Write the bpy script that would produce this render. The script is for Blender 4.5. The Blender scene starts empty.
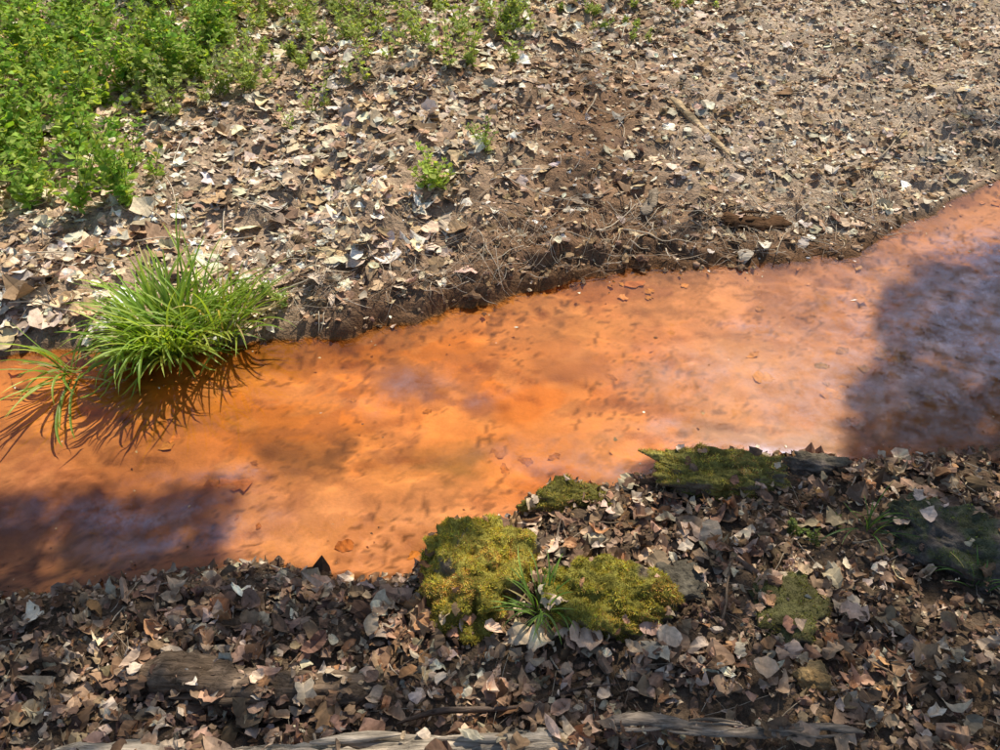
import bpy, math, random
import numpy as np
from mathutils import Vector
random.seed(7); rng=np.random.default_rng(11)
scene=bpy.context.scene

# ------------------------------------------------------------ noise
def _h(ix,iy,s):
    v=np.sin(ix*127.1+iy*311.7+s*74.7)*43758.5453
    return v-np.floor(v)
def vnoise(x,y,s=0):
    x=np.asarray(x,float); y=np.asarray(y,float)
    xi=np.floor(x); yi=np.floor(y); fx=x-xi; fy=y-yi
    fx=fx*fx*(3-2*fx); fy=fy*fy*(3-2*fy)
    a=_h(xi,yi,s); b=_h(xi+1,yi,s); c=_h(xi,yi+1,s); d=_h(xi+1,yi+1,s)
    return (a*(1-fx)+b*fx)*(1-fy)+(c*(1-fx)+d*fx)*fy
def fbm(x,y,s=0,o=4):
    r=0; a=.5; t=0
    for i in range(o):
        c,sn=math.cos(.6*i+.4),math.sin(.6*i+.4)
        r=r+a*vnoise((x*c-y*sn)*2**i+i*17.3,(x*sn+y*c)*2**i+i*9.1,s+i); t+=a; a*=.5
    return r/t
def sstep(a,b,x):
    t=np.clip((x-a)/(b-a),0,1); return t*t*(3-2*t)

# ------------------------------------------------------------ terrain
FX=[-40,-8,-3,-1.95,-1.45,-1.06,-.68,-.44,-.25,0,.25,.52,.87,1.33,1.6,1.78,2.08,2.26,2.53,3.5,5,8,40]
FY=[-2,2.2,2.5,2.56,2.60,2.62,2.68,2.73,2.815,2.914,3.02,3.105,3.135,3.19,3.23,3.42,3.61,3.755,3.91,4.4,5.0,6.5,20]
NX=[-40,-8,-3,-1.5,-1.32,-1.1,-.835,-.62,-.427,-.274,-.187,0,.13,.335,.51,.67,1.04,1.21,1.74,3,5,8,40]
NY=[-3.2,1.1,1.35,1.47,1.47,1.51,1.57,1.55,1.51,1.51,1.60,1.72,1.80,1.88,1.95,2.03,2.02,2.0,2.03,2.4,3.2,4.6,18]
BX=[-8,-1.6,-.9,-.6,-.05,.5,.8,1.4,2.2,4]
BH=[.05,.045,.07,.13,.15,.09,.05,.02,.02,.05]
def shores(x):
    w=.05*(fbm(x*4,x*0+3.3,5,4)-.5)+.035*(fbm(x*18,x*0+1.3,6,2)-.5); w2=.06*(fbm(x*6,x*0+8.3,9,3)-.5)
    return np.interp(x,FX,FY)+w, np.interp(x,NX,NY)+w2
def height(x,y):
    x=np.asarray(x,float); y=np.asarray(y,float)
    yf,yn=shores(x)
    jx=.12*(fbm(x*8,y*8,31,4)-.5)
    df=y-yf+jx*.8; dn=yn-y+jx*.3
    face=np.interp(x,BX,BH)*(.3+1.4*fbm(x*3.5,y*2.5,21,3))
    dfp=np.maximum(df,0); dnp=np.maximum(dn,0)
    rf=sstep(0,.25,dfp); rn=sstep(0,.15,dnp)
    wd=.04+.20*fbm(x*2.2,y*0+4,23,2)
    cleft=sstep(.56,.64,fbm(x*4.5,y*4,25,3))*np.exp(-dfp/.35)*sstep(.02,.08,dfp)*sstep(-.9,-.5,x)
    hf=face*(1-np.exp(-dfp/wd))+.035*np.minimum(dfp,8)+rf*(.12*(fbm(x*1.7,y*1.7,41,3)-.5))+(.4+.6*rf)*sstep(0,.05,dfp)*.075*(fbm(x*8,y*8,44,4)-.45)+sstep(0,.05,dfp)*(.010+.024*(fbm(x*28,y*28,46,2)-.5))-.06*cleft
    hn=.045*(1-np.exp(-dnp/.04))+.13*np.minimum(dnp,6)+rn*(.07*(fbm(x*3,y*3,51,3)-.5)+.04*(fbm(x*12,y*12,54,3)-.5))
    d=np.minimum(-df,-dn)
    lobes=sstep(.47,.55,fbm(x*3.2+.3*vnoise(x*6,y*6,68),y*4,69,4))
    dents=sstep(.60,.70,fbm(x*6,y*7,70,3))
    hb=-.040*sstep(0,.16,d)-.004*sstep(0,.02,d)+.034*(fbm(x*2.6,y*3.3,61,4)-.5)*sstep(0,.15,d)+.013*(fbm(x*13,y*15,63,3)-.5)*sstep(0,.1,d)+.010*lobes*sstep(.04,.15,d)-.012*dents
    hb=np.minimum(hb,-.004*sstep(0,.02,d))
    return np.where(df>0,np.maximum(hf,.002),np.where(dn>0,np.maximum(hn,0),hb))

def set_mesh(name,V,F,mat,col=None,smooth=False,extra=None):
    V=np.asarray(V,float); F=np.asarray(F,np.int64)
    k=F.shape[1]; me=bpy.data.meshes.new(name)
    me.vertices.add(len(V)); me.vertices.foreach_set('co',V.ravel())
    me.loops.add(F.size); me.polygons.add(len(F))
    me.polygons.foreach_set('loop_start',np.arange(0,F.size,k))
    me.loops.foreach_set('vertex_index',F.ravel())
    me.update(calc_edges=True); 
    if col is not None:
        c=np.ones((len(V),4)); c[:,:col.shape[1]]=col
        a=me.color_attributes.new('Col','FLOAT_COLOR','POINT'); a.data.foreach_set('color',c.ravel())
    if extra is not None:
        for n,arr in extra.items():
            a=me.attributes.new(n,'FLOAT','POINT'); a.data.foreach_set('value',arr.astype(float).ravel())
    me.polygons.foreach_set('use_smooth',np.full(len(F),smooth))
    ob=bpy.data.objects.new(name,me); scene.collection.objects.link(ob)
    if mat: me.materials.append(mat)
    return ob

class N:
    def __init__(s,name):
        s.m=bpy.data.materials.new(name); s.m.use_nodes=True; s.t=s.m.node_tree; s.t.nodes.clear()
        s.out=s.t.nodes.new('ShaderNodeOutputMaterial')
    def n(s,typ,**k):
        d=s.t.nodes.new(typ)
        for a,b in k.items():
            if a.startswith('i_'):
                key=a[2:].replace('_',' '); d.inputs[key].default_value=b
            else: setattr(d,a,b)
        return d
    def l(s,a,b): s.t.links.new(a,b)
    def noise(s,scale,detail=4,rough=.6,obj=False):
        tc=s.n('ShaderNodeTexCoord'); t=s.n('ShaderNodeTexNoise'); t.inputs['Scale'].default_value=scale
        t.inputs['Detail'].default_value=detail; t.inputs['Roughness'].default_value=rough
        s.l(tc.outputs['Object'],t.inputs['Vector']); return t
    def attr(s,name='Col'):
        a=s.n('ShaderNodeAttribute'); a.attribute_name=name; return a
    def mulnoise(s,colsock,scale,lo,hi,detail=4):
        t=s.noise(scale,detail); mr=s.n('ShaderNodeMapRange'); mr.inputs[1].default_value=.25; mr.inputs[2].default_value=.75
        mr.inputs[3].default_value=lo; mr.inputs[4].default_value=hi; s.l(t.outputs[0],mr.inputs[0])
        v=s.n('ShaderNodeVectorMath',operation='SCALE'); s.l(colsock,v.inputs[0]); s.l(mr.outputs[0],v.inputs[3])
        s.last=mr; return v.outputs[0]
    def bump(s,scale,strength,dist,detail=5,prev=None):
        t=s.noise(scale,detail); b=s.n('ShaderNodeBump'); b.inputs['Strength'].default_value=strength; b.inputs['Distance'].default_value=dist
        s.l(t.outputs[0],b.inputs['Height'])
        if prev: s.l(prev,b.inputs['Normal'])
        s.lastb=b; return b.outputs[0]

def mat_attr(name,rough=.8,nscale=60,lo=.75,hi=1.2,bump=None,transl=0.,spec=.3,tint=None):
    m=N(name); a=m.attr(); c=m.mulnoise(a.outputs['Color'],nscale,lo,hi,2) if nscale else a.outputs['Color']
    p=m.n('ShaderNodeBsdfDiffuse'); m.l(c,p.inputs[0]); o=p.outputs[0]
    if transl>0:
        t=m.n('ShaderNodeBsdfTranslucent'); 
        if tint:
            mx=m.n('ShaderNodeVectorMath',operation='MULTIPLY'); mx.inputs[1].default_value=tint; m.l(c,mx.inputs[0]); m.l(mx.outputs[0],t.inputs[0])
        else: m.l(c,t.inputs[0])
        x=m.n('ShaderNodeMixShader'); x.inputs[0].default_value=transl; m.l(o,x.inputs[1]); m.l(t.outputs[0],x.inputs[2]); o=x.outputs[0]
    if spec>0:
        g=m.n('ShaderNodeBsdfGlossy'); g.inputs['Roughness'].default_value=rough; x=m.n('ShaderNodeMixShader'); x.inputs[0].default_value=spec*.12
        m.l(o,x.inputs[1]); m.l(g.outputs[0],x.inputs[2]); o=x.outputs[0]
    m.l(o,m.out.inputs[0]); return m.m

def axis(lo,hi,st,far):
    a=[lo]; s=st
    while a[-1]>-far: s*=1.4; a.append(a[-1]-s)
    b=[hi]; s=st
    while b[-1]<far: s*=1.4; b.append(b[-1]+s)
    return np.array(a[::-1][:-1]+list(np.arange(lo,hi,st))+b)
ax=axis(-3.6,3.9,.0135,220)
ayf=np.concatenate([np.arange(.4,1.4,.02),np.arange(1.4,4.2,.012),np.arange(4.2,8.2,.022)])
ab=axis(.4,8.2,.022,220); ay=np.concatenate([ab[ab<.399],ayf,ab[ab>8.2001]])
X,Y=np.meshgrid(ax,ay); X=X.ravel(); Y=Y.ravel(); Z=height(X,Y)
nx,ny=len(ax),len(ay)
i=np.arange(nx*ny).reshape(ny,nx)
F=np.stack([i[:-1,:-1],i[:-1,1:],i[1:,1:],i[1:,:-1]],-1).reshape(-1,4)
yf,yn=shores(X); jj=.12*(fbm(X*8,Y*8,31,4)-.5); df=Y-yf+jj*.8; dn=yn-Y+jj*.3
n2=fbm(X*7,Y*7,73,4)[:,None]
def C(*c): return np.array(c)[None,:]
def damp_mask(x,y):
    wx=x+.6*(fbm(x*2,y*2,81,3)-.5)
    cx=.35+.12*(y-3.2)
    return np.exp(-((wx-cx)/.55)**2)*sstep(5.8,4.4,y)
def path_mask(x,y):
    return sstep(.6,1.6,x+.8*(fbm(x*1.5,y*1.5,83,3)-.5)-.1*(y-4))*sstep(3.1,3.9,y)
def bank_mask(x,df):
    return np.exp(-(np.maximum(df,0)/(.12+.45*fbm(x*2.5,df*2,85,3)))**2)*sstep(-1.0,-.5,x)*sstep(2.3,1.5,x)
soil=C(.42,.305,.21)*(.65+.7*n2)
dm=damp_mask(X,Y)[:,None]; pm=path_mask(X,Y)[:,None]; bm_=bank_mask(X,df)[:,None]
soil=soil*(1-dm)+C(.29,.175,.105)*(.6+.8*n2)*dm
soil=soil*(1-pm)+C(.48,.37,.27)*(.5+.95*n2)*pm
soil=soil*(1-bm_)+C(.23,.135,.08)*(.4+1.1*n2)*bm_
bl_=sstep(.58,.70,fbm(X*1.6,Y*2.2,87,4))[:,None]*sstep(1.2,1.8,X)[:,None]; soil=soil*(1-.45*bl_)
soil=soil*(1-.6*np.exp(-np.maximum(df,0)/.07)[:,None])
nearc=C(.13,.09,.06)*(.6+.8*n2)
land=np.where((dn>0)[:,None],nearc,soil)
wxp=X+.22*(fbm(X*3,Y*3,91,5)-.5); wyp=Y+.22*(fbm(X*3.3+5,Y*3.3,93,5)-.5)
q=fbm(wxp*2.6,wyp*3.4,95,5)[:,None]; q2=fbm(wxp*6,wyp*7.5,97,5)[:,None]; q3=fbm(wxp*22,wyp*26,98,4)[:,None]
bed=C(.60,.212,.036)*(1-sstep(.35,.65,q))+C(.67,.285,.085)*sstep(.35,.65,q)
pk=np.maximum(sstep(.1,1.2,X+.2*(Y-2.3))*.9,.65*sstep(2.0,1.7,wyp+.1*X))[:,None]
bed=bed*(1-pk)+C(.68,.35,.205)*(.85+.3*q)*pk
bed=bed*(.52+.68*q2+.32*q3)
def vein(sx,sy,s,w,c0,c1,ms,k):
    global bed
    f=fbm(wxp*sx+s,wyp*sy,s,5)-.5
    v=sstep(w,.0,np.abs(f))[:,None]*sstep(c0,c1,fbm(X*ms+s,Y*ms,s+1,2))[:,None]
    bed=bed*(1-k*v)
vein(2.6,3.5,99,.022,.36,.55,1.7,.48); vein(5,6.5,103,.022,.38,.58,2.3,.45); vein(9,11,105,.03,.42,.57,3.,.38)
def mats(sx,sy,s,t,k,c):
    global bed
    a=sstep(t,t+.012,fbm(wxp*sx,wyp*sy,s,6))[:,None]; bed=bed*(1-a*k)+np.array(c)[None]*k*a
mats(3.4,5,107,.54,.28,(.38,.18,.10)); mats(7,9,109,.60,.40,(.28,.12,.055)); mats(4,5.5,119,.58,.25,(.70,.36,.14))
sp_=sstep(.74,.80,vnoise(X*55,Y*55,129))[:,None]*sstep(.42,.58,fbm(X*4,Y*4,127,2))[:,None]; bed=bed*(1-.5*sp_)
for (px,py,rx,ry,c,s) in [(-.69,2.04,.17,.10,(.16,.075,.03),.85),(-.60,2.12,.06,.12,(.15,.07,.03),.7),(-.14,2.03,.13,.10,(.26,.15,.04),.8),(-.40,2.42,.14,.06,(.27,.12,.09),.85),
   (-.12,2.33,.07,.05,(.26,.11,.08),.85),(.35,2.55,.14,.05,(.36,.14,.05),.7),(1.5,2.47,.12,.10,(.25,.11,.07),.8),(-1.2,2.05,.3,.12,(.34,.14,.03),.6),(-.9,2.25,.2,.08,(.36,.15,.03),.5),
   (.98,2.5,.35,.2,(.78,.50,.36),.5),(-1.0,2.55,.5,.08,(.26,.10,.015),.6),(.55,2.32,.15,.05,(.36,.16,.09),.7),(-1.45,1.85,.3,.2,(.34,.12,.04),.7),(1.0,2.15,.5,.08,(.5,.38,.34),.7),(.75,2.9,.3,.05,(.4,.2,.1),.6),(-.2,2.6,.2,.05,(.42,.17,.05),.6),(.3,2.75,.25,.06,(.5,.25,.1),.5),(1.9,3.1,.2,.1,(.4,.22,.15),.6)]:  # pale patches at right put water glare into the bed colour
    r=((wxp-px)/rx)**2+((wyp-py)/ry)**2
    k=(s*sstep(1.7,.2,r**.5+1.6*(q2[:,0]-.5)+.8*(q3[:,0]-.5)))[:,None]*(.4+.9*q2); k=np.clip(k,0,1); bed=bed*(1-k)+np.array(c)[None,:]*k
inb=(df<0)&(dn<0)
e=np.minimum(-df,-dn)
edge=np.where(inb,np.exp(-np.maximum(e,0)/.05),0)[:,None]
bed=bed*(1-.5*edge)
stain=np.exp(-np.maximum(np.maximum(df,dn),0)/.025)[:,None]*.45
land=land*(1-stain)+C(.25,.115,.045)*stain
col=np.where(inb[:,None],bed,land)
wetv=np.where(inb,1,0)*sstep(0,.04,e)

m=N('ground_soil'); a=m.attr(); w=m.attr('wet')
c=m.mulnoise(a.outputs['Color'],70,.55,1.4,5)
mx=m.n('ShaderNodeMix',data_type='RGBA'); mq=m.n('ShaderNodeMath',operation='MULTIPLY'); mq.inputs[1].default_value=.8; m.l(w.outputs['Fac'],mq.inputs[0])
m.l(mq.outputs[0],mx.inputs[0]); m.l(c,mx.inputs[6]); m.l(a.outputs['Color'],mx.inputs[7])
p=m.n('ShaderNodeBsdfDiffuse'); m.l(mx.outputs[2],p.inputs[0])
m.bump(90,.8,.014,3); mr=m.n('ShaderNodeMapRange'); mr.inputs[3].default_value=.9; mr.inputs[4].default_value=.16; m.l(w.outputs['Fac'],mr.inputs[0]); m.l(mr.outputs[0],m.lastb.inputs['Strength'])
m.l(m.lastb.outputs[0],p.inputs['Normal']); m.l(p.outputs[0],m.out.inputs[0])
set_mesh('ground',np.stack([X,Y,Z],1),F,m.m,col,True,{'wet':wetv})

# ------------------------------------------------------------ water
wx=np.concatenate([np.arange(-40,-4.2,1.2),np.arange(-4.2,4.4,.03),np.arange(4.4,40,1.2)])
T=np.linspace(0,1,70); WX,WT=np.meshgrid(wx,T); WX=WX.ravel(); WT=WT.ravel()
a_,b_=shores(WX); WY=(b_-.10)*(1-WT)+(a_+.12)*WT
i=np.arange(len(WX)).reshape(len(T),len(wx))
WF=np.stack([i[:-1,:-1],i[:-1,1:],i[1:,1:],i[1:,:-1]],-1).reshape(-1,4)
film_skytint=np.zeros(len(WX)); fx=WX+.4*(fbm(WX*3,WY*3,111,4)-.5); fy=WY+.35*(fbm(WX*3,WY*3,113,4)-.5)  # patches of iron film with sky reflection painted in
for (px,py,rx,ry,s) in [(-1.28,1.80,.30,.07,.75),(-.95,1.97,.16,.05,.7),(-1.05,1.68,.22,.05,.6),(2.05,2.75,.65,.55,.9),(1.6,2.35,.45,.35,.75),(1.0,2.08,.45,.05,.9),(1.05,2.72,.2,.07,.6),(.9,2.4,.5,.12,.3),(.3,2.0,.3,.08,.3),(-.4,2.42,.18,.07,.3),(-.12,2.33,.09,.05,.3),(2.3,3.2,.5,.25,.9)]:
    r=((fx-px)/rx)**2+((fy-py)/ry)**2; film_skytint=np.maximum(film_skytint,s*np.exp(-r))
film_skytint*=.45+.8*fbm(fx*9,fy*14,115,4)
m=N('iron_water'); fa=m.attr('film_skytint')
tr=m.n('ShaderNodeBsdfTransparent'); tr.inputs[0].default_value=(.97,.91,.80,1)
gl=m.n('ShaderNodeBsdfGlossy'); gl.inputs['Roughness'].default_value=.03
fr=m.n('ShaderNodeFresnel'); fr.inputs['IOR'].default_value=1.36
bp=m.bump(7,.12,.008,2)
m.l(bp,gl.inputs['Normal']); m.l(bp,fr.inputs['Normal'])
x1=m.n('ShaderNodeMixShader'); m.l(fr.outputs[0],x1.inputs[0]); m.l(tr.outputs[0],x1.inputs[1]); m.l(gl.outputs[0],x1.inputs[2])
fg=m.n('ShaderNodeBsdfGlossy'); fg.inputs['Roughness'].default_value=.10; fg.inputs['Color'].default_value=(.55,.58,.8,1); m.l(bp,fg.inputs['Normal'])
fd=m.n('ShaderNodeBsdfDiffuse'); fd.inputs[0].default_value=(.50,.38,.38,1)  # diffuse tint: film colour plus sky reflection put in as colour
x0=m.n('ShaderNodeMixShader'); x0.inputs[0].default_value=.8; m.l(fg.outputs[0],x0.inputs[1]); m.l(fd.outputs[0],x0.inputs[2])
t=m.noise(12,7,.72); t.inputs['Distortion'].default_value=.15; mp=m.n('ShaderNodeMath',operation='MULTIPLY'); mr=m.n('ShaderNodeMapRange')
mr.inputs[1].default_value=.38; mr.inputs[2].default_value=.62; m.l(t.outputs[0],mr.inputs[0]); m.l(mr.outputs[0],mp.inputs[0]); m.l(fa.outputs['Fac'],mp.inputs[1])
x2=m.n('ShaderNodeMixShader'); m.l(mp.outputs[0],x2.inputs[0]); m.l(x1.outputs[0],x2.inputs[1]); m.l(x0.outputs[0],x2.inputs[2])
m.l(x2.outputs[0],m.out.inputs[0])
set_mesh('stream_water',np.stack([WX,WY,WX*0],1),WF,m.m,None,True,{'film_skytint':np.clip(film_skytint*.9,0,.75)})

# ------------------------------------------------------------ leaf builder
PROF=np.array([[.03,.28,.40,.42,.34,.20,.02],[.03,.20,.40,.26,.42,.24,.06],[.15,.40,.34,.42,.32,.34,.15],[.02,.12,.2,.22,.19,.12,.01],[.05,.40,.34,.46,.28,.26,.02]])
def leaves(pos,yaw,pitch,roll,size,typ,col,curl=.3,jit=.2,aspect=None,crumple=.06,small=False):
    n=len(pos); S=4 if small else 7
    pr=PROF[:,[0,2,4,6]] if small else PROF
    w=pr[typ]*(1+jit*rng.uniform(-1,1,(n,S)))*rng.uniform(.75,1.1,(n,1))
    wl=w*(1+jit*rng.uniform(-1,1,(n,S))); wr=w*(1+jit*rng.uniform(-1,1,(n,S)))
    s=np.linspace(0,1,S)[None,:]*np.ones((n,1))
    c1=rng.normal(0,curl,(n,1)); c2=rng.normal(0,curl*1.6,(n,1)); bend=rng.normal(0,.15,(n,1))
    mid=np.stack([s-.5, bend*(s-.5)**2*2, c1*((s-.5)**2)*2],-1)
    def side(wd,sg):
        cz=c2*wd*1.4
        return mid+np.stack([.12*wd, sg*wd*np.cos(np.clip(cz,-1.2,1.2)), np.abs(wd)*np.sin(np.clip(cz,-1.2,1.2))+crumple*rng.normal(0,1,(n,S))],-1)
    P=np.stack([side(wl,1),mid,side(wr,-1)],2)
    P=P.reshape(n,S*3,3)*np.asarray(size)[:,None,None]
    cr,sr=np.cos(roll)[:,None],np.sin(roll)[:,None]; cp,sp=np.cos(pitch)[:,None],np.sin(pitch)[:,None]; cy,sy=np.cos(yaw)[:,None],np.sin(yaw)[:,None]
    x,y,z=P[...,0],P[...,1],P[...,2]
    y,z=y*cr-z*sr,y*sr+z*cr
    x,z=x*cp-z*sp,x*sp+z*cp
    x,y=x*cy-y*sy,x*sy+y*cy
    V=np.stack([x,y,z],-1)+pos[:,None,:]
    base=np.arange(n)[:,None,None]*(S*3)
    f=[]
    for k in range(S-1):
        for j in range(2): f.append([k*3+j,k*3+j+1,(k+1)*3+j+1,(k+1)*3+j])
    f=np.array(f)[None]+base
    cc=col[:,None,:]*(1+.14*rng.normal(0,1,(n,S*3,1)))
    cc[:,1::3,:]*=1.08
    return V.reshape(-1,3),f.reshape(-1,4),np.clip(cc.reshape(-1,3),.005,1)
def joinm(parts):
    V=[];Fs=[];Cs=[];o=0
    for v,f,c in parts: V.append(v);Fs.append(f+o);Cs.append(c);o+=len(v)
    return np.concatenate(V),np.concatenate(Fs),np.concatenate(Cs)
def pal(n,colors,wts,var=.22):
    c=np.array(colors)[rng.choice(len(colors),n,p=np.array(wts)/sum(wts))]
    return c*np.exp(rng.normal(0,var,(n,1)))*(1+rng.normal(0,.04,(n,3)))

LITTER=mat_attr('dead_leaf',.85,90,.75,1.2,None,0,0)
pale=[(.80,.67,.51),(.70,.54,.38),(.50,.34,.22),(.84,.75,.62),(.32,.21,.13),(.68,.49,.30)]
def scat(n,x0,x1,y0,y1): return rng.uniform(x0,x1,n),rng.uniform(y0,y1,n)
parts=[]
x,y=scat(56000,-4.6,4.6,2.4,8.2); yf,yn=shores(x); df=y-yf
pmk=path_mask(x,y); dmk=damp_mask(x,y); bmk=bank_mask(x,df)
cl1=sstep(.34,.56,fbm(x*2.2,y*2.2,121,3)); cl2=sstep(.35,.55,fbm(x*8,y*8,123,2))
prob=(1-.75*dmk)*(1-.40*pmk)*(1-.75*bmk)*sstep(.0,.15,df)*(.36+.80*cl1*(.4+.6*cl2))
k=rng.uniform(0,1,len(x))<prob; x,y,pmk,dmk,df=x[k],y[k],pmk[k],dmk[k],df[k]
n=len(x); sz=rng.gamma(4.5,.0125,n)*(1-.30*pmk)*(1-.2*dmk); sz=np.clip(sz,.015,.14)
cl=pal(n,pale,[3,3,2,1.7,1.2,1.5],.25); cl=cl*(1-.3*(dmk*.8)[:,None])*(1-.15*pmk[:,None])
tone=sstep(.4,.6,fbm(x*1.8,y*1.8,125,3))[:,None]; cl=cl*(1-tone*.2)*np.array([[1,.98,.95]])
pos=np.stack([x,y,height(x,y)+rng.uniform(.001,.016,n)],1)
parts.append(leaves(pos,rng.uniform(0,6.28,n),rng.normal(0,.2,n),rng.normal(0,.26,n),sz,rng.choice(5,n,p=[.4,.1,.2,.25,.05]),cl,.35,crumple=.04))
x,y=scat(70000,-4.4,4.4,2.5,7.8); yf,yn=shores(x); df=y-yf
pmk=path_mask(x,y); bmk=bank_mask(x,df); k=rng.uniform(0,1,len(x))<(.35+.65*pmk)*(1-.4*bmk)*sstep(-.01,.05,df)*(.4+.8*fbm(x*5,y*5,133,3)); x,y,pmk=x[k],y[k],pmk[k]; n=len(x)
cl=pal(n,pale,[2,3,3,1.,2.5,2],.28)*(1-.08*pmk[:,None]); pos=np.stack([x,y,height(x,y)+rng.uniform(.001,.006,n)],1)
parts.append(leaves(pos,rng.uniform(0,6.28,n),rng.normal(0,.25,n),rng.normal(0,.25,n),rng.gamma(3,.006,n)+.004,rng.choice(5,n),cl,.2,.5,small=True,crumple=.05))
V_,F_,C_=joinm(parts); set_mesh('leaf_litter',V_,F_,LITTER,C_)
# near bank litter
parts=[]
dark=[(.38,.25,.16),(.26,.16,.10),(.50,.37,.25),(.16,.10,.065),(.60,.47,.34),(.36,.19,.095)]  # leaf browns, darkened to carry the shadow on the near bank
x,y=scat(19000,-3.2,3.4,.2,2.5); yf,yn=shores(x); dn=yn-y
k=rng.uniform(0,1,len(x))<sstep(-.03,.03,dn)*(.25+1.0*sstep(.3,.65,fbm(x*4,y*4,131,3))); x,y,dn=x[k],y[k],dn[k]; n=len(x)
cl=pal(n,dark,[3,3,2,1.8,1.2,1.2],.28); cl=cl*(.72+.5*fbm(x*3,y*3,135,3))[:,None]
pos=np.stack([x,y,height(x,y)+rng.uniform(.002,.030,n)*sstep(0,.1,dn)+.003],1)
parts.append(leaves(pos,rng.uniform(0,6.28,n),rng.normal(0,.30,n),rng.normal(0,.38,n),np.clip(rng.gamma(5,.0088,n),.02,.095),rng.choice(5,n,p=[.42,.1,.18,.28,.02]),cl,.65,.2))
x,y=scat(32000,-3,3,.3,2.4); yf,yn=shores(x); dn=yn-y; k=dn>-.015; x,y=x[k],y[k]; n=len(x)
pos=np.stack([x,y,height(x,y)+rng.uniform(.001,.024,n)],1)
parts.append(leaves(pos,rng.uniform(0,6.28,n),rng.normal(0,.4,n),rng.normal(0,.4,n),rng.gamma(4,.004,n)+.004,rng.choice(5,n),pal(n,dark,[3,3,2,2,1.2,1],.3)*.85,.3,.5,small=True))
bl=[(.13,1.28,.09),(.18,1.25,.08),(.22,1.22,.08),(-.02,1.26,.06),(.10,1.22,.08),(.40,1.25,.06),(.44,1.22,.06),(.57,1.60,.09),(.62,1.58,.08),(.66,1.12,.06),(.33,1.38,.06),(-.08,1.30,.06),(.28,1.58,.06),(.05,1.24,.07),(.95,1.3,.07),(-.35,1.3,.06),(1.35,1.45,.07)]
x=np.array([b[0] for b in bl]);y=np.array([b[1] for b in bl]);n=len(bl)
pos=np.stack([x,y,height(x,y)+.035],1)
parts.append(leaves(pos,rng.uniform(0,6.28,n),rng.normal(0,.2,n),rng.normal(0,.25,n),np.array([b[2] for b in bl])*1.1,rng.choice([0,2],n),pal(n,[(.70,.52,.37),(.62,.45,.30)],[1,1],.1),.4,.12))
def onlog(n,x0,y0,x1,y1,top,wd):
    t=rng.uniform(0,1,n); x=x0+(x1-x0)*t; o=rng.uniform(-1,1,n); y=y0+(y1-y0)*t+o*wd
    zz=height(np.array([x0,x1]),np.array([y0,y1])); z=zz[0]+(zz[1]-zz[0])*t+top*(1-.6*o*o)
    parts.append(leaves(np.stack([x,y,z],1),rng.uniform(0,6.28,n),rng.normal(0,.25,n),rng.normal(0,.3,n),np.clip(rng.gamma(6,.0065,n),.015,.08),rng.choice([0,2,3],n),pal(n,dark,[3,3,2,1.6,1.4,1.2],.25),.4))
onlog(80,-.95,1.13,-.32,1.08,.065,.07); onlog(60,-1.10,.89,.2,.92,.080,.07); onlog(12,.10,.90,.22,.94,.07,.05); onlog(25,.24,.97,.85,.93,.06,.03)

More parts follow.
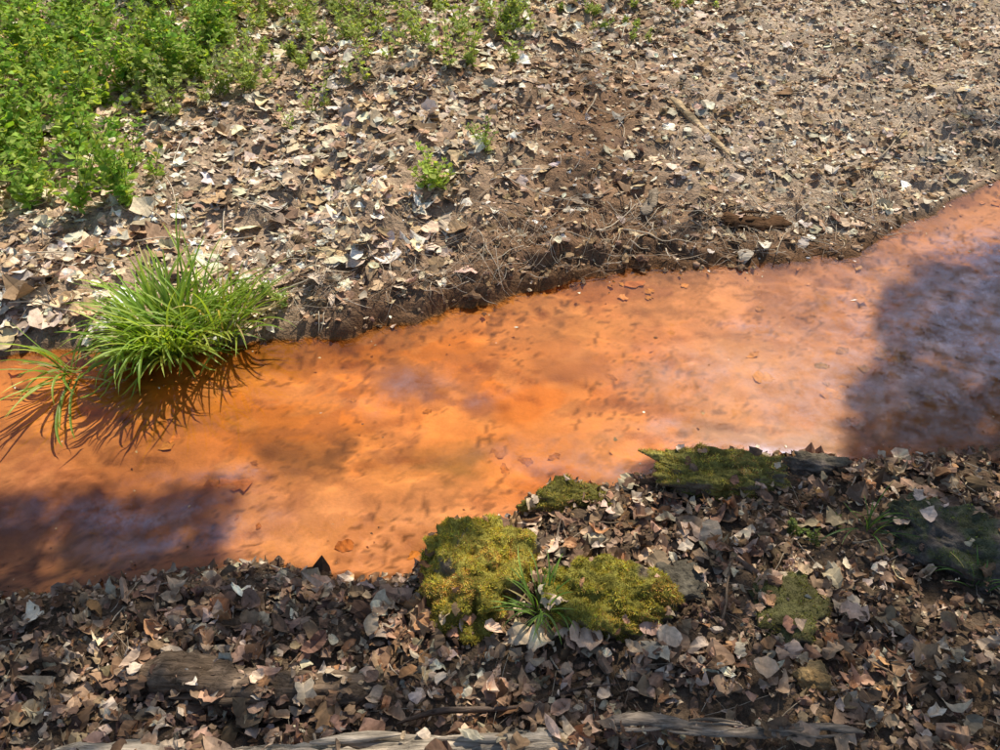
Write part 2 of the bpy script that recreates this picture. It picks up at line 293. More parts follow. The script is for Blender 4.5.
# ------------------------------------------------------------ rocks (built first, so leaves can rest on them)
def icos(sub):
    import bmesh
    bm=bmesh.new(); bmesh.ops.create_icosphere(bm,subdivisions=sub,radius=1); bm.verts.ensure_lookup_table()
    v=np.array([x.co[:] for x in bm.verts]); f=np.array([[q.index for q in g.verts] for g in bm.faces]); bm.free(); return v,f
iv,iff=icos(1); iv2,iff2=icos(2)
m=N('mossy_stone'); a=m.attr(); c=m.mulnoise(a.outputs['Color'],60,.5,1.4,5)
p=m.n('ShaderNodeBsdfDiffuse'); m.l(c,p.inputs[0])
m.l(m.bump(90,.8,.012,4),p.inputs['Normal']); m.l(p.outputs[0],m.out.inputs[0]); ROCK=m.m
MOSSM=mat_attr('moss_fronds',.9,0,.6,1.3,None,.35,0,(1.1,1.2,.5))
rv6=icos(6); rv5=icos(5)
def rock(name,cx,cy,sx,sy,sz,rot,moss,seed,mosscol=(.30,.29,.045),zc=0.,rockc=(.12,.10,.08),fr=5000,topcut=.66,nleaf=0):
    rv,rf_=rv6 if sx>.2 or fr>9000 else rv5
    r=np.random.default_rng(seed); P=rv.copy()
    for q in range(9):
        nrm=r.normal(0,1,3); nrm[2]=abs(nrm[2])*.6 if q%2 else nrm[2]*.2; nrm/=np.linalg.norm(nrm); d=r.uniform(.62,.88)
        t=P@nrm-d; P-=np.maximum(t,0)[:,None]*nrm[None]*.85
    t=P[:,2]-topcut; P[:,2]-=np.maximum(t,0)*.75
    nz=fbm(P[:,0]*2.6+seed,P[:,1]*2.6+P[:,2]*1.9,seed,6)*2-1
    nz2=fbm(P[:,2]*4+seed,P[:,0]*3-P[:,1]*2.3,seed+40,5)*2-1
    nz3=fbm(P[:,0]*7+P[:,2]*3,P[:,1]*7+seed,seed+50,4)*2-1
    P*= (1+.30*nz+.12*nz2+.16*nz3)[:,None]
    P=P*np.array([sx,sy,sz]); cr,sr=math.cos(rot),math.sin(rot)
    P[:,0],P[:,1]=P[:,0]*cr-P[:,1]*sr,P[:,0]*sr+P[:,1]*cr
    z0=float(height(np.array([cx]),np.array([cy]))[0]); P=P+np.array([cx,cy,z0+zc])
    a,b,c=P[rf_[:,0]],P[rf_[:,1]],P[rf_[:,2]]; fn=np.cross(b-a,c-a); ar=np.linalg.norm(fn,axis=1); fn/=ar[:,None]+1e-12
    vn=np.zeros_like(P); 
    for j in range(3): np.add.at(vn,rf_[:,j],fn)
    vn/=np.linalg.norm(vn,axis=1)[:,None]+1e-9
    nn=fbm(P[:,0]*13+seed,P[:,1]*13+P[:,2]*9,seed,5)
    mk=sstep(.30,.50,vn[:,2]*.45+nn*1.6-.70+moss*.45-.08)[:,None]*min(1,moss*1.3)
    n3=fbm(P[:,0]*30,P[:,1]*30,seed+3,3)[:,None]
    mc=np.array(mosscol)[None]*(.5+1.*n3); mc=mc*(1-.4*sstep(.5,.7,nn)[:,None])
    colr=np.array(rockc)[None]*(.6+.9*n3)*(1-mk)+mc*.7*mk
    ob=set_mesh(name,P,rf_,ROCK,colr,True)
    vis=np.where((fn[:,2]>-.1))[0]; mkf=mk[rf_[:,0],0]
    w=ar[vis]*mkf[vis]**2
    if w.sum()>0 and fr>0:
        idx=r.choice(vis,fr,p=w/w.sum()); u=r.dirichlet((1,1,1),fr)
        B=u[:,:1]*a[idx]+u[:,1:2]*b[idx]+u[:,2:]*c[idx]; D=fn[idx]+r.normal(0,.6,(fr,3)); D/=np.linalg.norm(D,axis=1)[:,None]
        cl_=sstep(.25,.75,fbm(B[:,0]*45,B[:,1]*45+B[:,2]*30,seed+9,3))
        L=(r.uniform(.002,.007,fr)*(.3+1.7*cl_))[:,None]; sd=np.cross(D,r.normal(0,1,(fr,3))); sd/=np.linalg.norm(sd,axis=1)[:,None]
        T_=np.stack([B-sd*.0011,B+sd*.0011,B+sd*.0005+D*L,B-sd*.0005+D*L],1).reshape(-1,3)
        FF=np.arange(fr*4).reshape(-1,4)
        big=fbm(B[:,0]*9,B[:,1]*9,seed+19,3)
        cc=np.array(mosscol)[None]*np.exp(r.normal(0,.3,(fr,1)))*(.35+1.1*cl_)[:,None]*(.55+.9*big)[:,None]*np.array([[1.25,1.15,1.1]])*(1+r.normal(0,.08,(fr,3)))
        br=r.uniform(0,1,fr)<.10+.7*sstep(.52,.66,big); cc[br]=cc[br]*np.array([1.05,.78,1.3])
        cc=np.repeat(cc,4,0); o2=set_mesh('moss',T_,FF,MOSSM,np.clip(cc,.01,1)); o2.parent=ob
    if nleaf:
        cand=np.where((vn[:,2]>.35)&(P[:,2]>z0+.01))[0]
        ed=np.hypot((P[cand,0]-cx)/sx,(P[cand,1]-cy)/sy)**2+.02; ii=r.choice(cand,nleaf,p=ed/ed.sum())
        parts.append(leaves(P[ii]+np.array([0,0,.008]),rng.uniform(0,6.28,nleaf),rng.normal(0,.3,nleaf),rng.normal(0,.3,nleaf),rng.uniform(.02,.055,nleaf),rng.choice([0,2,3],nleaf),pal(nleaf,dark,[3,2,3,1,2,1.5],.25),.5))
    return ob
rock('mossy_rock',-.055,1.48,.19,.23,.17,.12,1.0,3,(.44,.38,.08),.01,(.20,.155,.11),fr=22000,nleaf=16)
rock('mossy_rock',.29,1.345,.21,.15,.14,-.2,.75,9,(.37,.33,.07),.0,(.15,.115,.08),fr=15000,nleaf=22)
rock('mossy_rock',.72,1.86,.27,.10,.09,-.12,1.0,14,(.40,.35,.10),.015,(.20,.16,.11),fr=10000,nleaf=12)
rock('mossy_rock',.22,1.79,.19,.08,.07,.1,.8,21,(.28,.25,.07),.0,(.15,.12,.085),fr=4500,nleaf=12)
rock('mossy_rock',1.34,1.56,.24,.17,.12,-.3,.4,27,(.15,.18,.06),.0,(.12,.10,.085),fr=2500,nleaf=26)
rock('mossy_rock',.78,1.32,.14,.12,.06,.4,.55,33,(.16,.16,.05),.0,(.13,.105,.075),fr=2500,nleaf=20)
rock('rock',1.05,1.93,.13,.05,.05,-.1,.2,41,(.15,.15,.04),.0,(.22,.17,.13),fr=0)
rock('rock',.78,1.10,.045,.05,.035,.5,.1,45,(.15,.12,.04),.03,(.40,.25,.11),fr=0)
rock('rock',.50,1.42,.11,.08,.05,.5,.1,47,(.12,.12,.04),.0,(.13,.11,.085),fr=0,nleaf=6)
V_,F_,C_=joinm(parts); set_mesh('leaf_litter',V_,F_,LITTER,C_); parts=[]
rock('pale_rock',-1.26,3.10,.10,.06,.03,.1,.2,52,(.4,.42,.2),.0,(.66,.64,.44),fr=0)

x,y=scat(4200,-3,3.5,1.4,4.2); yf,yn=shores(x); e=np.minimum(yf-y,y-yn); k=(e>.0)&(rng.uniform(0,1,len(x))<.08+.9*np.exp(-e/.05)); x,y=x[k],y[k]; n=len(x)
pos=np.stack([x,y,x*0+.003],1)
V_,F_,C_=leaves(pos,rng.uniform(0,6.28,n),x*0,x*0,rng.gamma(2,.0035,n)+.002,rng.choice(5,n),pal(n,[(.42,.26,.14),(.7,.6,.46),(.13,.07,.04)],[2,1.5,3],.3),.1,.5,crumple=.01,small=True)
set_mesh('floating_debris',V_,F_,LITTER,C_)
x,y=scat(1100,-3,3.5,1.4,4.2); yf,yn=shores(x); e=np.minimum(yf-y,y-yn)
k=(e>.03)&(rng.uniform(0,1,len(x))<.1+.5*sstep(.5,.65,fbm(x*2,y*3,171,3))+.3*np.exp(-e/.1)); x,y=x[k],y[k]; n=len(x)
z=height(x,y); cl=pal(n,[(.50,.20,.05),(.40,.16,.05),(.58,.26,.09)],[3,2,2],.15)
pkk=sstep(.1,1.3,x)[:,None]; cl=cl*(1-pkk)+cl*np.array([[1.1,1.4,2.2]])*pkk
pos=np.stack([x,y,np.minimum(z+.002,-.008)],1)
V_,F_,C_=leaves(pos,rng.uniform(0,6.28,n),rng.normal(0,.05,n),rng.normal(0,.05,n),rng.gamma(6,.009,n),rng.choice(5,n),cl,.08,.3,crumple=.02)
V_[:,2]=np.minimum(V_[:,2],-.002); set_mesh('submerged_leaves',V_,F_,LITTER,C_)

# ------------------------------------------------------------ tubes / twigs
def tube(path,rad,sides=6,flat=1.,seed=0,rough=0.):
    path=np.array(path,float); n=len(path); rad=np.ones(n)*rad
    tg=np.gradient(path,axis=0); tg/=np.linalg.norm(tg,axis=1)[:,None]+1e-9
    up=np.array([0,0,1.]); 
    A=np.cross(tg,up); bad=np.linalg.norm(A,axis=1)<1e-3; A[bad]=[1,0,0]; A/=np.linalg.norm(A,axis=1)[:,None]; B=np.cross(A,tg)
    th=np.linspace(0,2*np.pi,sides,endpoint=False)
    rr=rad[:,None]*(1+rough*(rng.uniform(-1,1,(1,sides))*.8+rng.uniform(-1,1,(n,sides))*.4))
    V=path[:,None,:]+rr[...,None]*(np.cos(th)[None,:,None]*A[:,None,:]+flat*np.sin(th)[None,:,None]*B[:,None,:])
    ii=np.arange(n-1)[:,None]*sides; j=np.arange(sides)[None,:]; j2=(j+1)%sides
    F=np.stack([ii+j,ii+j2,ii+sides+j2,ii+sides+j],-1).reshape(-1,4)
    V=V.reshape(-1,3); V=np.concatenate([V,path[:1],path[-1:]])
    return V,F
def tubes_obj(name,specs,mat,smooth=True):
    parts=[]
    for path,rad,sides,flat,rough,c in specs:
        V,F=tube(path,rad,sides,flat,0,rough)
        cc=np.array(c)[None,:]*(1+.1*rng.normal(0,1,(len(V),1)))
        s=sides; n=len(path); cap=[]; c0=n*s
        for k in range(0,s,2):
            cap.append([c0,(k+2)%s,(k+1)%s,k]); cap.append([c0+1,(n-1)*s+k,(n-1)*s+(k+1)%s,(n-1)*s+(k+2)%s])
        parts.append((V,np.concatenate([F,np.array(cap)]),cc))
    V,F,Cc=joinm(parts); return set_mesh(name,V,F,mat,np.clip(Cc,0.005,1),smooth)
WOODM=mat_attr('twig_bark',.85,90,.65,1.25,None,0,0)
def twig(x0,y0,L,ang,r,lift=.01,nseg=7,wob=.12):
    pts=[]; a=ang; x,y=x0,y0
    for k in range(nseg):
        pts.append((x,y)); a+=random.gauss(0,wob); x+=L/nseg*math.cos(a); y+=L/nseg*math.sin(a)
    return np.array(pts)
def ok(x,y): 
    f,n_=shores(np.array([x])); return y>f[0]+.03 or y<n_[0]-.02
cols=[(.56,.44,.31),(.38,.26,.17),(.22,.145,.09),(.70,.60,.46)]
cand=[]
for k in range(3000):
    near=k%4==0
    if near: x=rng.uniform(-2,2.3); y=rng.uniform(.5,2.1)
    else: x=rng.uniform(-3.8,4); y=rng.uniform(2.6,7.5)
    if not ok(x,y): continue
    L=rng.gamma(2,.08)+.05; r=rng.uniform(.001,.0032)*(1 if rng.uniform()<.93 else 2)
    if near: L*=.8; r*=.7
    p=twig(x,y,L,rng.uniform(0,6.28),r)
    if not ok(p[-1,0],p[-1,1]): continue
    c=cols[rng.choice(4,p=[.35,.25,.15,.25])]
    if near: c=tuple(np.array(c)*.7)
    cand.append((p,r,rng.uniform(.006,.022),c,7,4))
for k in range(900):
    x=rng.uniform(-1.0,1.9); f,_=shores(np.array([x])); y=f[0]+rng.uniform(.0,.5)
    L=rng.uniform(.06,.30); a=rng.choice([-1.57,-1.0,-2.1,.3,2.8])+rng.normal(0,.35); r=rng.uniform(.0008,.0022)
    p=twig(x,y,L,a,r,0,7,.2)
    if p[-1,1]<f[0]-.02: continue
    cand.append((p,r,rng.uniform(.004,.03),cols[rng.choice(4)],7,4))
for (x0,y0,L,a) in [(-1.95,2.75,.62,.0),(-1.3,3.6,.6,-.6),(-.7,3.4,.45,-1.1),(-2.0,3.0,.5,.1),(-.5,3.9,.5,-2.3),(-.9,2.85,.4,.5),(.0,3.6,.5,-.3),(-1.6,3.2,.7,.2),(.45,3.3,.4,.9),(-.75,3.9,.3,1.5),(.2,4.9,.6,.1),(1.25,3.5,.25,1.9),(.55,3.3,.35,-.2)]:
    cand.append((twig(x0,y0,L,a,.003,0,12,.06),.0035,.022,(.62,.51,.37),12,6))
allp=np.concatenate([c[0] for c in cand]); allz=height(allp[:,0],allp[:,1]); specs=[]; o=0
for P,r,lift,c,nn,sd in cand:
    z=allz[o:o+len(P)]; o+=len(P); z=np.maximum(np.convolve(np.pad(z,1,'edge'),np.ones(3)/3,'valid'),z-.003)+lift+r
    specs.append((np.column_stack([P,np.maximum(z,.004)]),np.linspace(r,r*.4,len(P)),sd,1,0,c))
tubes_obj('fallen_twigs',specs,WOODM)

STONE=mat_attr('pebble_stone',.8,80,.7,1.2,None,0,0)
def stones(name,x,y,s,cl,jit=.12,iv=iv,iff=iff,smooth=True):
    n=len(x); sc=s[:,None,None]*rng.uniform(.6,1.3,(n,1,3))*np.array([1,1,.6]); V_=iv[None]*sc*(1+rng.normal(0,jit,(n,len(iv),1)))+np.stack([x,y,height(x,y)+s*.1],1)[:,None,:]
    F_=(iff[None]+np.arange(n)[:,None,None]*len(iv)).reshape(-1,3)
    set_mesh(name,V_.reshape(-1,3),F_,STONE,np.clip(np.repeat(cl,len(iv),0),0,.9),smooth)
x,y=scat(1500,-3.6,4.,2.6,7.5); yf,yn=shores(x); k=(y-yf>.02)&(rng.uniform(0,1,len(x))<.35+.65*path_mask(x,y)); x,y=x[k],y[k]; n=len(x)
stones('pebbles',x,y,rng.gamma(2,.0028,n)+.002,pal(n,[(.5,.46,.42),(.35,.3,.27),(.72,.69,.65),(.4,.25,.16)],[3,3,1,1],.2))
x,y=scat(11000,-2.2,3.2,2.5,5.2); yf,yn=shores(x); df=y-yf; k=(df>.0)&(rng.uniform(0,1,len(x))<.6*bank_mask(x,df)+.3*damp_mask(x,y)); x,y=x[k],y[k]; n=len(x)
stones('soil_clods',x,y,rng.gamma(2,.0034,n)+.003,pal(n,[(.27,.17,.10),(.36,.24,.155),(.17,.11,.07)],[2,1,1],.2),.28,iv2,iff2,False)

# ------------------------------------------------------------ logs
m=N('weathered_wood'); a=m.attr(); tc=m.n('ShaderNodeTexCoord'); mpn=m.n('ShaderNodeMapping'); mpn.inputs['Scale'].default_value=(5,60,60); m.l(tc.outputs['Object'],mpn.inputs[0])
t=m.n('ShaderNodeTexNoise'); t.inputs['Scale'].default_value=1.5; t.inputs['Detail'].default_value=7; t.inputs['Roughness'].default_value=.7; t.inputs['Distortion'].default_value=.6; m.l(mpn.outputs[0],t.inputs['Vector'])
mr=m.n('ShaderNodeMapRange'); mr.inputs[1].default_value=.35; mr.inputs[2].default_value=.62; mr.inputs[3].default_value=.3; mr.inputs[4].default_value=1.2; m.l(t.outputs[0],mr.inputs[0])
v=m.n('ShaderNodeVectorMath',operation='SCALE'); m.l(a.outputs['Color'],v.inputs[0]); m.l(mr.outputs[0],v.inputs[3])
p=m.n('ShaderNodeBsdfDiffuse'); m.l(m.mulnoise(v.outputs[0],9,.55,1.25,4),p.inputs[0]); bb=m.n('ShaderNodeBump'); bb.inputs['Strength'].default_value=.9; bb.inputs['Distance'].default_value=.012; m.l(t.outputs[0],bb.inputs['Height'])
m.l(bb.outputs[0],p.inputs['Normal']); m.l(p.outputs[0],m.out.inputs[0]); LOGM=m.m
def log(name,x0,y0,x1,y1,r,dz,c,flat=.8,rough=.12,n=60,taper=.8,sides=28,slivers=0):
    t=np.linspace(0,1,n); x=x0+(x1-x0)*t; y=y0+(y1-y0)*t+.012*np.sin(t*9)+.012*(fbm(t*9,t*0,3,3)-.5)
    zz=height(np.array([x0,x1]),np.array([y0,y1])); z=zz[0]+(zz[1]-zz[0])*t+dz+.012*(fbm(t*7,t*0+2,8,3)-.5)
    rr=r*(1-(1-taper)*t)*(1+.5*(fbm(t*9,t*0,int(abs(x0)*100),4)-.5)*2)
    rr[0]*=.35; rr[-1]*=.25; rr[1]*=.6; rr[-2]*=.5; rr[-3]*=.75; rr[2]*=.85
    sp=[(np.column_stack([x,y,z]),rr,sides,flat,rough,c)]
    for k in range(slivers):
        a=rng.uniform(0,.75); b=a+rng.uniform(.12,.35); tt=np.linspace(a,min(b,1.05),12); off=rng.uniform(-1,1)*r*.9
        sp.append((np.column_stack([x0+(x1-x0)*tt,y0+(y1-y0)*tt+off+.01*np.sin(tt*12+k),zz[0]+(zz[1]-zz[0])*tt+dz+r*.55*rng.uniform(0,1.2)]),r*.22*np.sin(np.linspace(.2,3.0,12))+.001,6,.6,.25,np.array(c)*rng.uniform(.6,1.15)))
    return tubes_obj(name,sp,LOGM)
log('weathered_log',-1.10,.875,.20,.905,.055,.03,(.60,.49,.37),rough=.26,slivers=18,taper=.7)
log('driftwood_branch',.24,.975,.85,.935,.018,.05,(.46,.36,.27),.6,.4,40,.5,12,slivers=14)
log('rotting_log',-.95,1.13,-.32,1.08,.055,.018,(.26,.18,.12),.7,.4,50,.7,20,slivers=10)
log('bark_piece',1.02,3.42,1.36,3.46,.045,.025,(.20,.11,.06),.45,.3,24,.8,12,slivers=4)
log('broken_branch',.93,4.52,1.17,3.98,.028,.035,(.80,.58,.34),.6,.3,20,.5,10,slivers=3)
log('bark_piece',.66,3.42,.75,3.68,.028,.025,(.42,.33,.24),.35,.3,16,.7,10,slivers=2)
log('fallen_branch',-.25,1.0,.3,1.09,.010,.03,(.18,.13,.10),1,.2,20,.5,8)

# ------------------------------------------------------------ grass
def blades(specs,nseg=9):
    base,yaw,lean,droop,L,W,col=specs; n=len(base)
    s=np.linspace(0,1,nseg)
    ang=lean[:,None]+droop[:,None]*s[None]**1.3
    dx=np.sin(ang); dz=np.cos(ang); ds=(L/(nseg-1))[:,None]
    hx=np.cumsum(dx*ds,1)-dx*ds; hz=np.cumsum(dz*ds,1)-dz*ds
    tw=yaw[:,None]+rng.normal(0,.25,(n,1))*s[None]
    cx=np.cos(tw)*hx+base[:,0:1]; cy=np.sin(tw)*hx+base[:,1:2]; cz=hz+base[:,2:3]
    cz=np.maximum(cz,.004+.004*rng.uniform(0,1,(n,1)))
    wd=(W[:,None]*np.sin(np.pi*np.clip(.12+.88*s[None],0,1))**.6*.5+.0003)
    ra=tw+np.pi/2+rng.normal(0,.35,(n,1))
    ox=np.cos(ra)*wd; oy=np.sin(ra)*wd
    k=.35*wd
    V=np.stack([np.stack([cx-ox,cy-oy,cz+k],-1),np.stack([cx,cy,cz-k],-1),np.stack([cx+ox,cy+oy,cz+k],-1)],2).reshape(-1,3)
    f=[]
    for q in range(nseg-1):
        for j in range(2): f.append([q*3+j,q*3+j+1,(q+1)*3+j+1,(q+1)*3+j])
    F=(np.array(f)[None]+np.arange(n)[:,None,None]*nseg*3).reshape(-1,4)
    g=(.5+.7*s)[None,:,None]*np.ones((n,nseg,1))
    c=np.repeat((col[:,None,:]*g)[:,:,None,:],3,2).reshape(-1,3)
    return V,F,np.clip(c,.01,1)
GRASSM=mat_attr('grass_blade',.4,0,.9,1.1,None,.5,.2,(1.35,1.25,.35))
def tuft(name,cx,cy,n,rad,L,lean,droop,W=.007,cols=((.24,.40,.06),(.33,.48,.08),(.44,.56,.12)),bias=None,zo=0):
    a=rng.uniform(0,6.28,n); r=rad*np.sqrt(rng.uniform(0,1,n)); bx=cx+r*np.cos(a); by=cy+r*np.sin(a)
    z=np.maximum(height(bx,by),-.01)+zo
    yaw=a+rng.normal(0,.7,n)
    if bias is not None: yaw=np.where(rng.uniform(0,1,n)<bias[1],bias[0]+rng.normal(0,.5,n),yaw)
    le=np.abs(rng.normal(lean,lean*.6,n)); dr=np.abs(rng.normal(droop,droop*.35,n)); LL=L*rng.uniform(.5,1.12,n)
    c=np.array(cols)[rng.choice(len(cols),n)]*np.exp(rng.normal(0,.15,(n,1)))
    dd=rng.uniform(0,1,n)<.07; c[dd]=(.58,.48,.24)
    return (name,(np.stack([bx,by,z],1),yaw,le,dr,LL,np.full(n,W)*rng.uniform(.6,1.2,n),c))
def mk(name,ts):
    V,F,Cc=joinm([blades(t[1]) for t in ts]); set_mesh(name,V,F,GRASSM,Cc,True)
mk('grass_clump',[tuft('',-1.29,2.60,230,.11,.38,.35,1.3,.012),tuft('',-1.10,2.68,90,.09,.33,.45,1.1,.009,bias=(.3,.5)),tuft('',-1.34,2.58,80,.08,.34,.6,1.6,.010,bias=(-2.3,.8)),tuft('',-1.2,2.6,40,.12,.46,.3,.9,.009)])
mk('grass_tuft',[tuft('',-1.62,2.44,20,.04,.40,.8,1.2,.011,bias=(-2.1,.85)),tuft('',-1.62,2.46,8,.04,.30,.8,1.2,.009,bias=(3.1,.7))])
mk('grass_tuft',[tuft('',.11,1.31,44,.03,.16,.5,1.1,.005,zo=.05,cols=((.18,.32,.06),(.28,.42,.10)))])
mk('grass_tuft',[tuft('',1.1,1.62,16,.03,.16,.7,1.0,.005,zo=.02,cols=((.11,.2,.05),(.14,.26,.06)))])
mk('grass_tuft',[tuft('',1.33,1.40,10,.03,.14,.6,1.0,.004,zo=.02,cols=((.12,.24,.05),(.12,.24,.06)))])

# ------------------------------------------------------------ weeds
HERBM=mat_attr('herb_leaf',.5,0,.8,1.15,None,.45,.0,(1.35,1.25,.35))
def herbs(name,pts,hmin,hmax,leaf,cols,flowers=0,dens=1.):
    LP=[];LY=[];LPi=[];LS=[];st=[];FPs=[]
    pa=np.array(pts); za=height(pa[:,0],pa[:,1])
    for (x,y),z in zip(pts,za):
        H=rng.uniform(hmin,hmax)
        for b in range(rng.integers(2,5)):
            a=rng.uniform(0,6.28); le=rng.uniform(.05,.45); h=H*rng.uniform(.55,1); nn=int(9*dens*max(.5,h/.3))+2
            s=np.linspace(0,1,nn); px=x+math.cos(a)*h*(le*s+.2*s*s); py=y+math.sin(a)*h*(le*s+.2*s*s); pz=z+h*s*(1-.12*s*le)
            st.append((np.column_stack([px,py,pz])[::max(1,nn//5)],.0015,4,1,0,(.22,.26,.08)))
            for q in range(1,nn):
                for w in range(3 if q<nn-2 else 5):
                    LP.append((px[q],py[q],pz[q])); LY.append(rng.uniform(0,6.28)); LPi.append(rng.normal(.25,.4)); LS.append(leaf*rng.uniform(.6,1.25)*(1.1-.5*s[q]))
            if rng.uniform()<flowers: FPs.append((px[-1],py[-1],pz[-1]+.006))
    LP=np.array(LP);LY=np.array(LY);LPi=np.array(LPi);LS=np.array(LS); n=len(LS)
    LP=LP+np.stack([np.cos(LY)*LS*.55,np.sin(LY)*LS*.55,np.sin(LPi)*LS*.5],1)
    c=pal(n,cols,[1]*len(cols),.2)
    V,F,Cc=leaves(LP,LY,LPi,rng.normal(0,.35,n),LS,rng.choice([0,3,3],n),c,.25,.12,crumple=.02,small=True)
    par=set_mesh(name,V,F,HERBM,Cc)
    s_=tubes_obj('stems',st,WOODM); s_.parent=par
    if FPs:
        FPs=np.array(FPs); FPs=np.repeat(FPs,5,0); n=len(FPs); yw=np.tile(np.arange(5)*1.256,n//5)
        V,F,Cc=leaves(FPs+np.stack([np.cos(yw)*.008,np.sin(yw)*.008,yw*0],1),yw,yw*0+.2,yw*0,yw*0+.016,np.zeros(n,int),pal(n,[(.8,.62,.04)],[1],.1),.1,.05,crumple=.01,small=True)
        f_=set_mesh('flowers',V,F,HERBM,Cc); f_.parent=par
green=[(.28,.44,.08),(.17,.31,.06),(.38,.51,.12),(.40,.48,.13)]
yel=[(.36,.44,.13),(.44,.50,.20),(.28,.37,.11)]
pts=[]
while len(pts)<500:
    x=rng.uniform(-5,-1.4); y=rng.uniform(3.4,7.8)
    lim=-1.95+.10*(y-3.6)+.28*math.sin(y*4)
    if x<lim and rng.uniform()<.4+1.1*float(vnoise(np.array([x*2.5]),np.array([y*2.5]),15)[0]): pts.append((x,y))
herbs('weed_patch',pts,.18,.58,.062,green,.08)
pts=[]
while len(pts)<400:
    x=rng.uniform(-2.3,.3); y=rng.uniform(4.2,8.); 
    if rng.uniform()<sstep(4.4,6.0,y+1.4*(vnoise(np.array([x*3]),np.array([y*3]),5)[0]-.5)-.35*(x+1)): pts.append((x,y))
herbs('weed_patch',pts,.08,.36,.044,yel,0,.8)
pts=[(rng.normal(.75,.35),rng.uniform(5.4,7.)) for k in range(50)]
herbs('weed_patch',pts,.04,.12,.03,yel,0,.7)
herbs('weed_plant',[(-.31,3.52),(-.27,3.49),(-.34,3.50),(-.30,3.47)],.12,.19,.038,[(.38,.50,.11),(.44,.54,.15)],0,1.4)
herbs('weed_plant',[(-.09,3.78),(-.07,3.75)],.14,.2,.028,[(.34,.43,.15)],0,1.2)
herbs('weed_plant',[(-1.78,3.6),(-1.72,3.5),(-1.66,3.75),(-1.82,3.9)],.2,.36,.045,green,.2,1.)
herbs('weed_plant',[(-1.0,4.35),(-.95,4.45),(-1.1,4.2)],.15,.28,.03,yel,0,1.)
herbs('weed_plant',[(.88,1.62),(.94,1.58),(1.02,1.66)],.03,.07,.02,[(.14,.18,.05),(.18,.21,.07)],0,1.)
herbs('weed_plant',[(-1.0,2.78),(-.95,2.83),(-1.05,2.86),(-.88,2.8)],.06,.14,.03,yel,0,1.)

# ------------------------------------------------------------ tree that shades the near side
S=Vector((.375,.75,1)).normalized()
def shade(x,y):
    wx_=x+.25*(fbm(x*4,y*4,141,5)-.5); wy_=y+.2*(fbm(x*4,y*4,143,5)-.5)
    p=np.zeros_like(x)
    def box(x0,x1,y0,y1,e=.08):
        return sstep(x0-e,x0+e,wx_)*sstep(x1+e,x1-e,wx_)*sstep(y0-e,y0+e,wy_)*sstep(y1+e,y1-e,wy_)
    p=np.maximum(p,.88*box(-3.5,-.14,.80,1.55,.05))
    p=np.maximum(p,1.*box(-3.5,-.86,1.25,1.95,.03))
    lx=1.14+.50*(wy_-2.0)
    p=np.maximum(p,1.*sstep(-.04,.04,wx_-lx)*sstep(1.9,2.0,wy_)*sstep(3.45,3.2,wy_-.3*(wx_-2)))
    p=np.maximum(p,.74*box(.48,4.5,.6,2.02,.05))
    p=np.maximum(p,.6*box(-.2,.6,.2,1.14,.06))
    p=np.maximum(p,.4*box(-4,5,-2,.70,.1))
    g=fbm(x*5,y*5,151,3)
    p=p*np.where(p>.9,1.3,sstep(.37,.53,g)*.95+.03)
    far=.14*np.exp(-((wx_-.45-.15*(wy_-3.5))/.35)**2)*sstep(3.2,3.5,wy_)*sstep(5.6,5,wy_)+.22*sstep(2.1,2.6,wx_)*sstep(3.9,4.2,wy_)*sstep(6.,5.,wy_)
    return np.maximum(p,far*sstep(.45,.6,fbm(x*3.5,y*3.5,153,3))*1.6)
x=rng.uniform(-3.6,4.6,84000); y=rng.uniform(-1.6,6.1,84000)
k=rng.uniform(0,1,len(x))<shade(x,y)*.62; x,y=x[k],y[k]; n=len(x)
h=rng.uniform(3.6,6.6,n); pos=np.stack([x+.375*h,y+.75*h,h+.05],1)
V,F,Cc=leaves(pos,rng.uniform(0,6.28,n),rng.normal(0,.5,n),rng.normal(0,.5,n),rng.uniform(.07,.11,n),rng.choice([0,0,4],n),pal(n,[(.07,.13,.03),(.10,.17,.04)],[1,1]),.2,.1,crumple=.02,small=True)
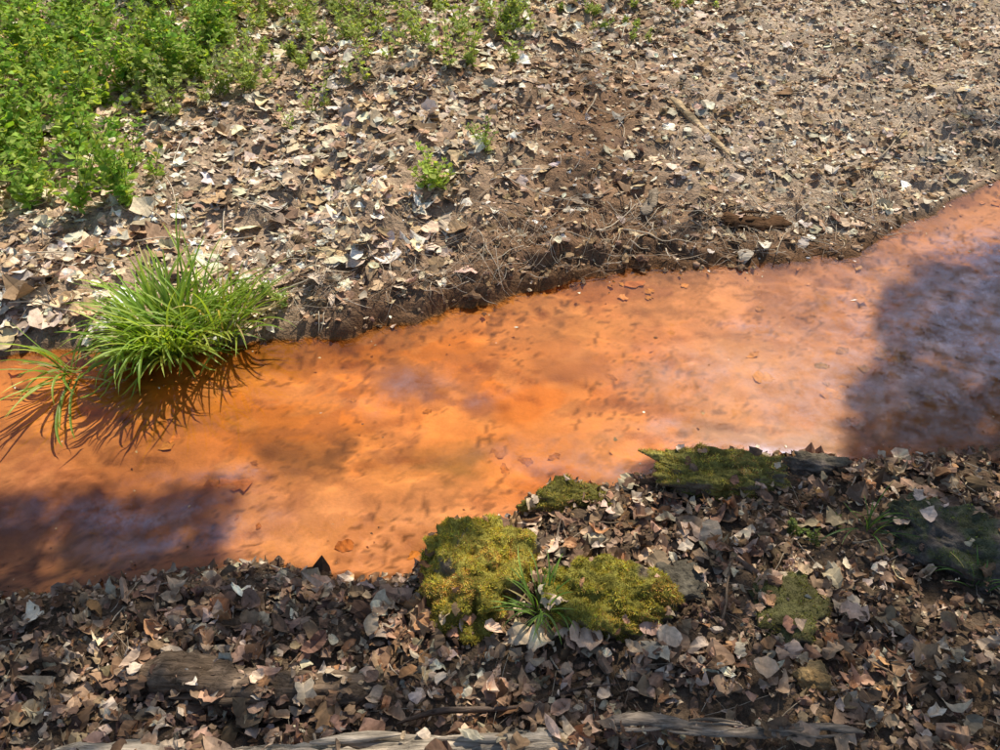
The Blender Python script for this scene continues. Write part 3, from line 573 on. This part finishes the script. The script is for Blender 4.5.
tr=bpy.data.objects.new('broadleaf_tree',None); scene.collection.objects.link(tr)
TREEM=mat_attr('tree_leaf',.5,0,.8,1.15,None,.3,.0,(1.3,1.25,.4))
lf=set_mesh('foliage',V,F,TREEM,Cc); lf.parent=tr
base=np.array([2.6,-2.2,float(height(np.array([2.6]),np.array([-2.2]))[0])-.1])
sp=[]; q=np.linspace(0,1,12)[:,None]; top=np.array([2.4,-.6,6.6]); tp=base+(top-base)*q+.1*np.sin(q*6)*np.array([[1,.4,0]])
sp.append((tp,np.linspace(.2,.07,12),12,1,.08,(.17,.13,.10)))
nearpos=pos[(y<2.0)|((y<3.4)&(x>1.3))]
sel=nearpos[rng.choice(len(nearpos),26)]
for c in sel:
    st=tp[rng.integers(6,11)]; u=np.linspace(0,1,9)[:,None]; mid=(st+c)/2+np.array([0,0,.7])
    pth=(1-u)**2*st+2*u*(1-u)*mid+u*u*c; sp.append((pth,np.linspace(.04,.007,9),6,1,.05,(.17,.13,.10)))
tk=tubes_obj('trunk_and_limbs',sp,WOODM); tk.parent=tr

# ------------------------------------------------------------ light & camera
w=bpy.data.worlds.new('World'); scene.world=w; w.use_nodes=True; nt=w.node_tree; bg=nt.nodes['Background']
sk=nt.nodes.new('ShaderNodeTexSky'); sk.sky_type='NISHITA'; sk.sun_disc=False; sk.sun_elevation=math.radians(50); sk.sun_rotation=math.radians(26.6)
nt.links.new(sk.outputs[0],bg.inputs[0]); bg.inputs[1].default_value=.15
sl=bpy.data.lights.new('sun','SUN'); sl.energy=5; sl.angle=math.radians(.6); sl.color=(1,.92,.77); so=bpy.data.objects.new('sun',sl); scene.collection.objects.link(so)
so.rotation_euler=(-S).to_track_quat('-Z','Y').to_euler()
cd=bpy.data.cameras.new('camera'); cd.lens=31.2; cd.sensor_width=36; cd.clip_end=600; co=bpy.data.objects.new('camera',cd); scene.collection.objects.link(co)
co.location=(0,0,2.2); co.rotation_euler=(math.radians(48),0,0); scene.camera=co
scene.view_settings.view_transform='Standard'; scene.view_settings.look='None'; scene.view_settings.exposure=0
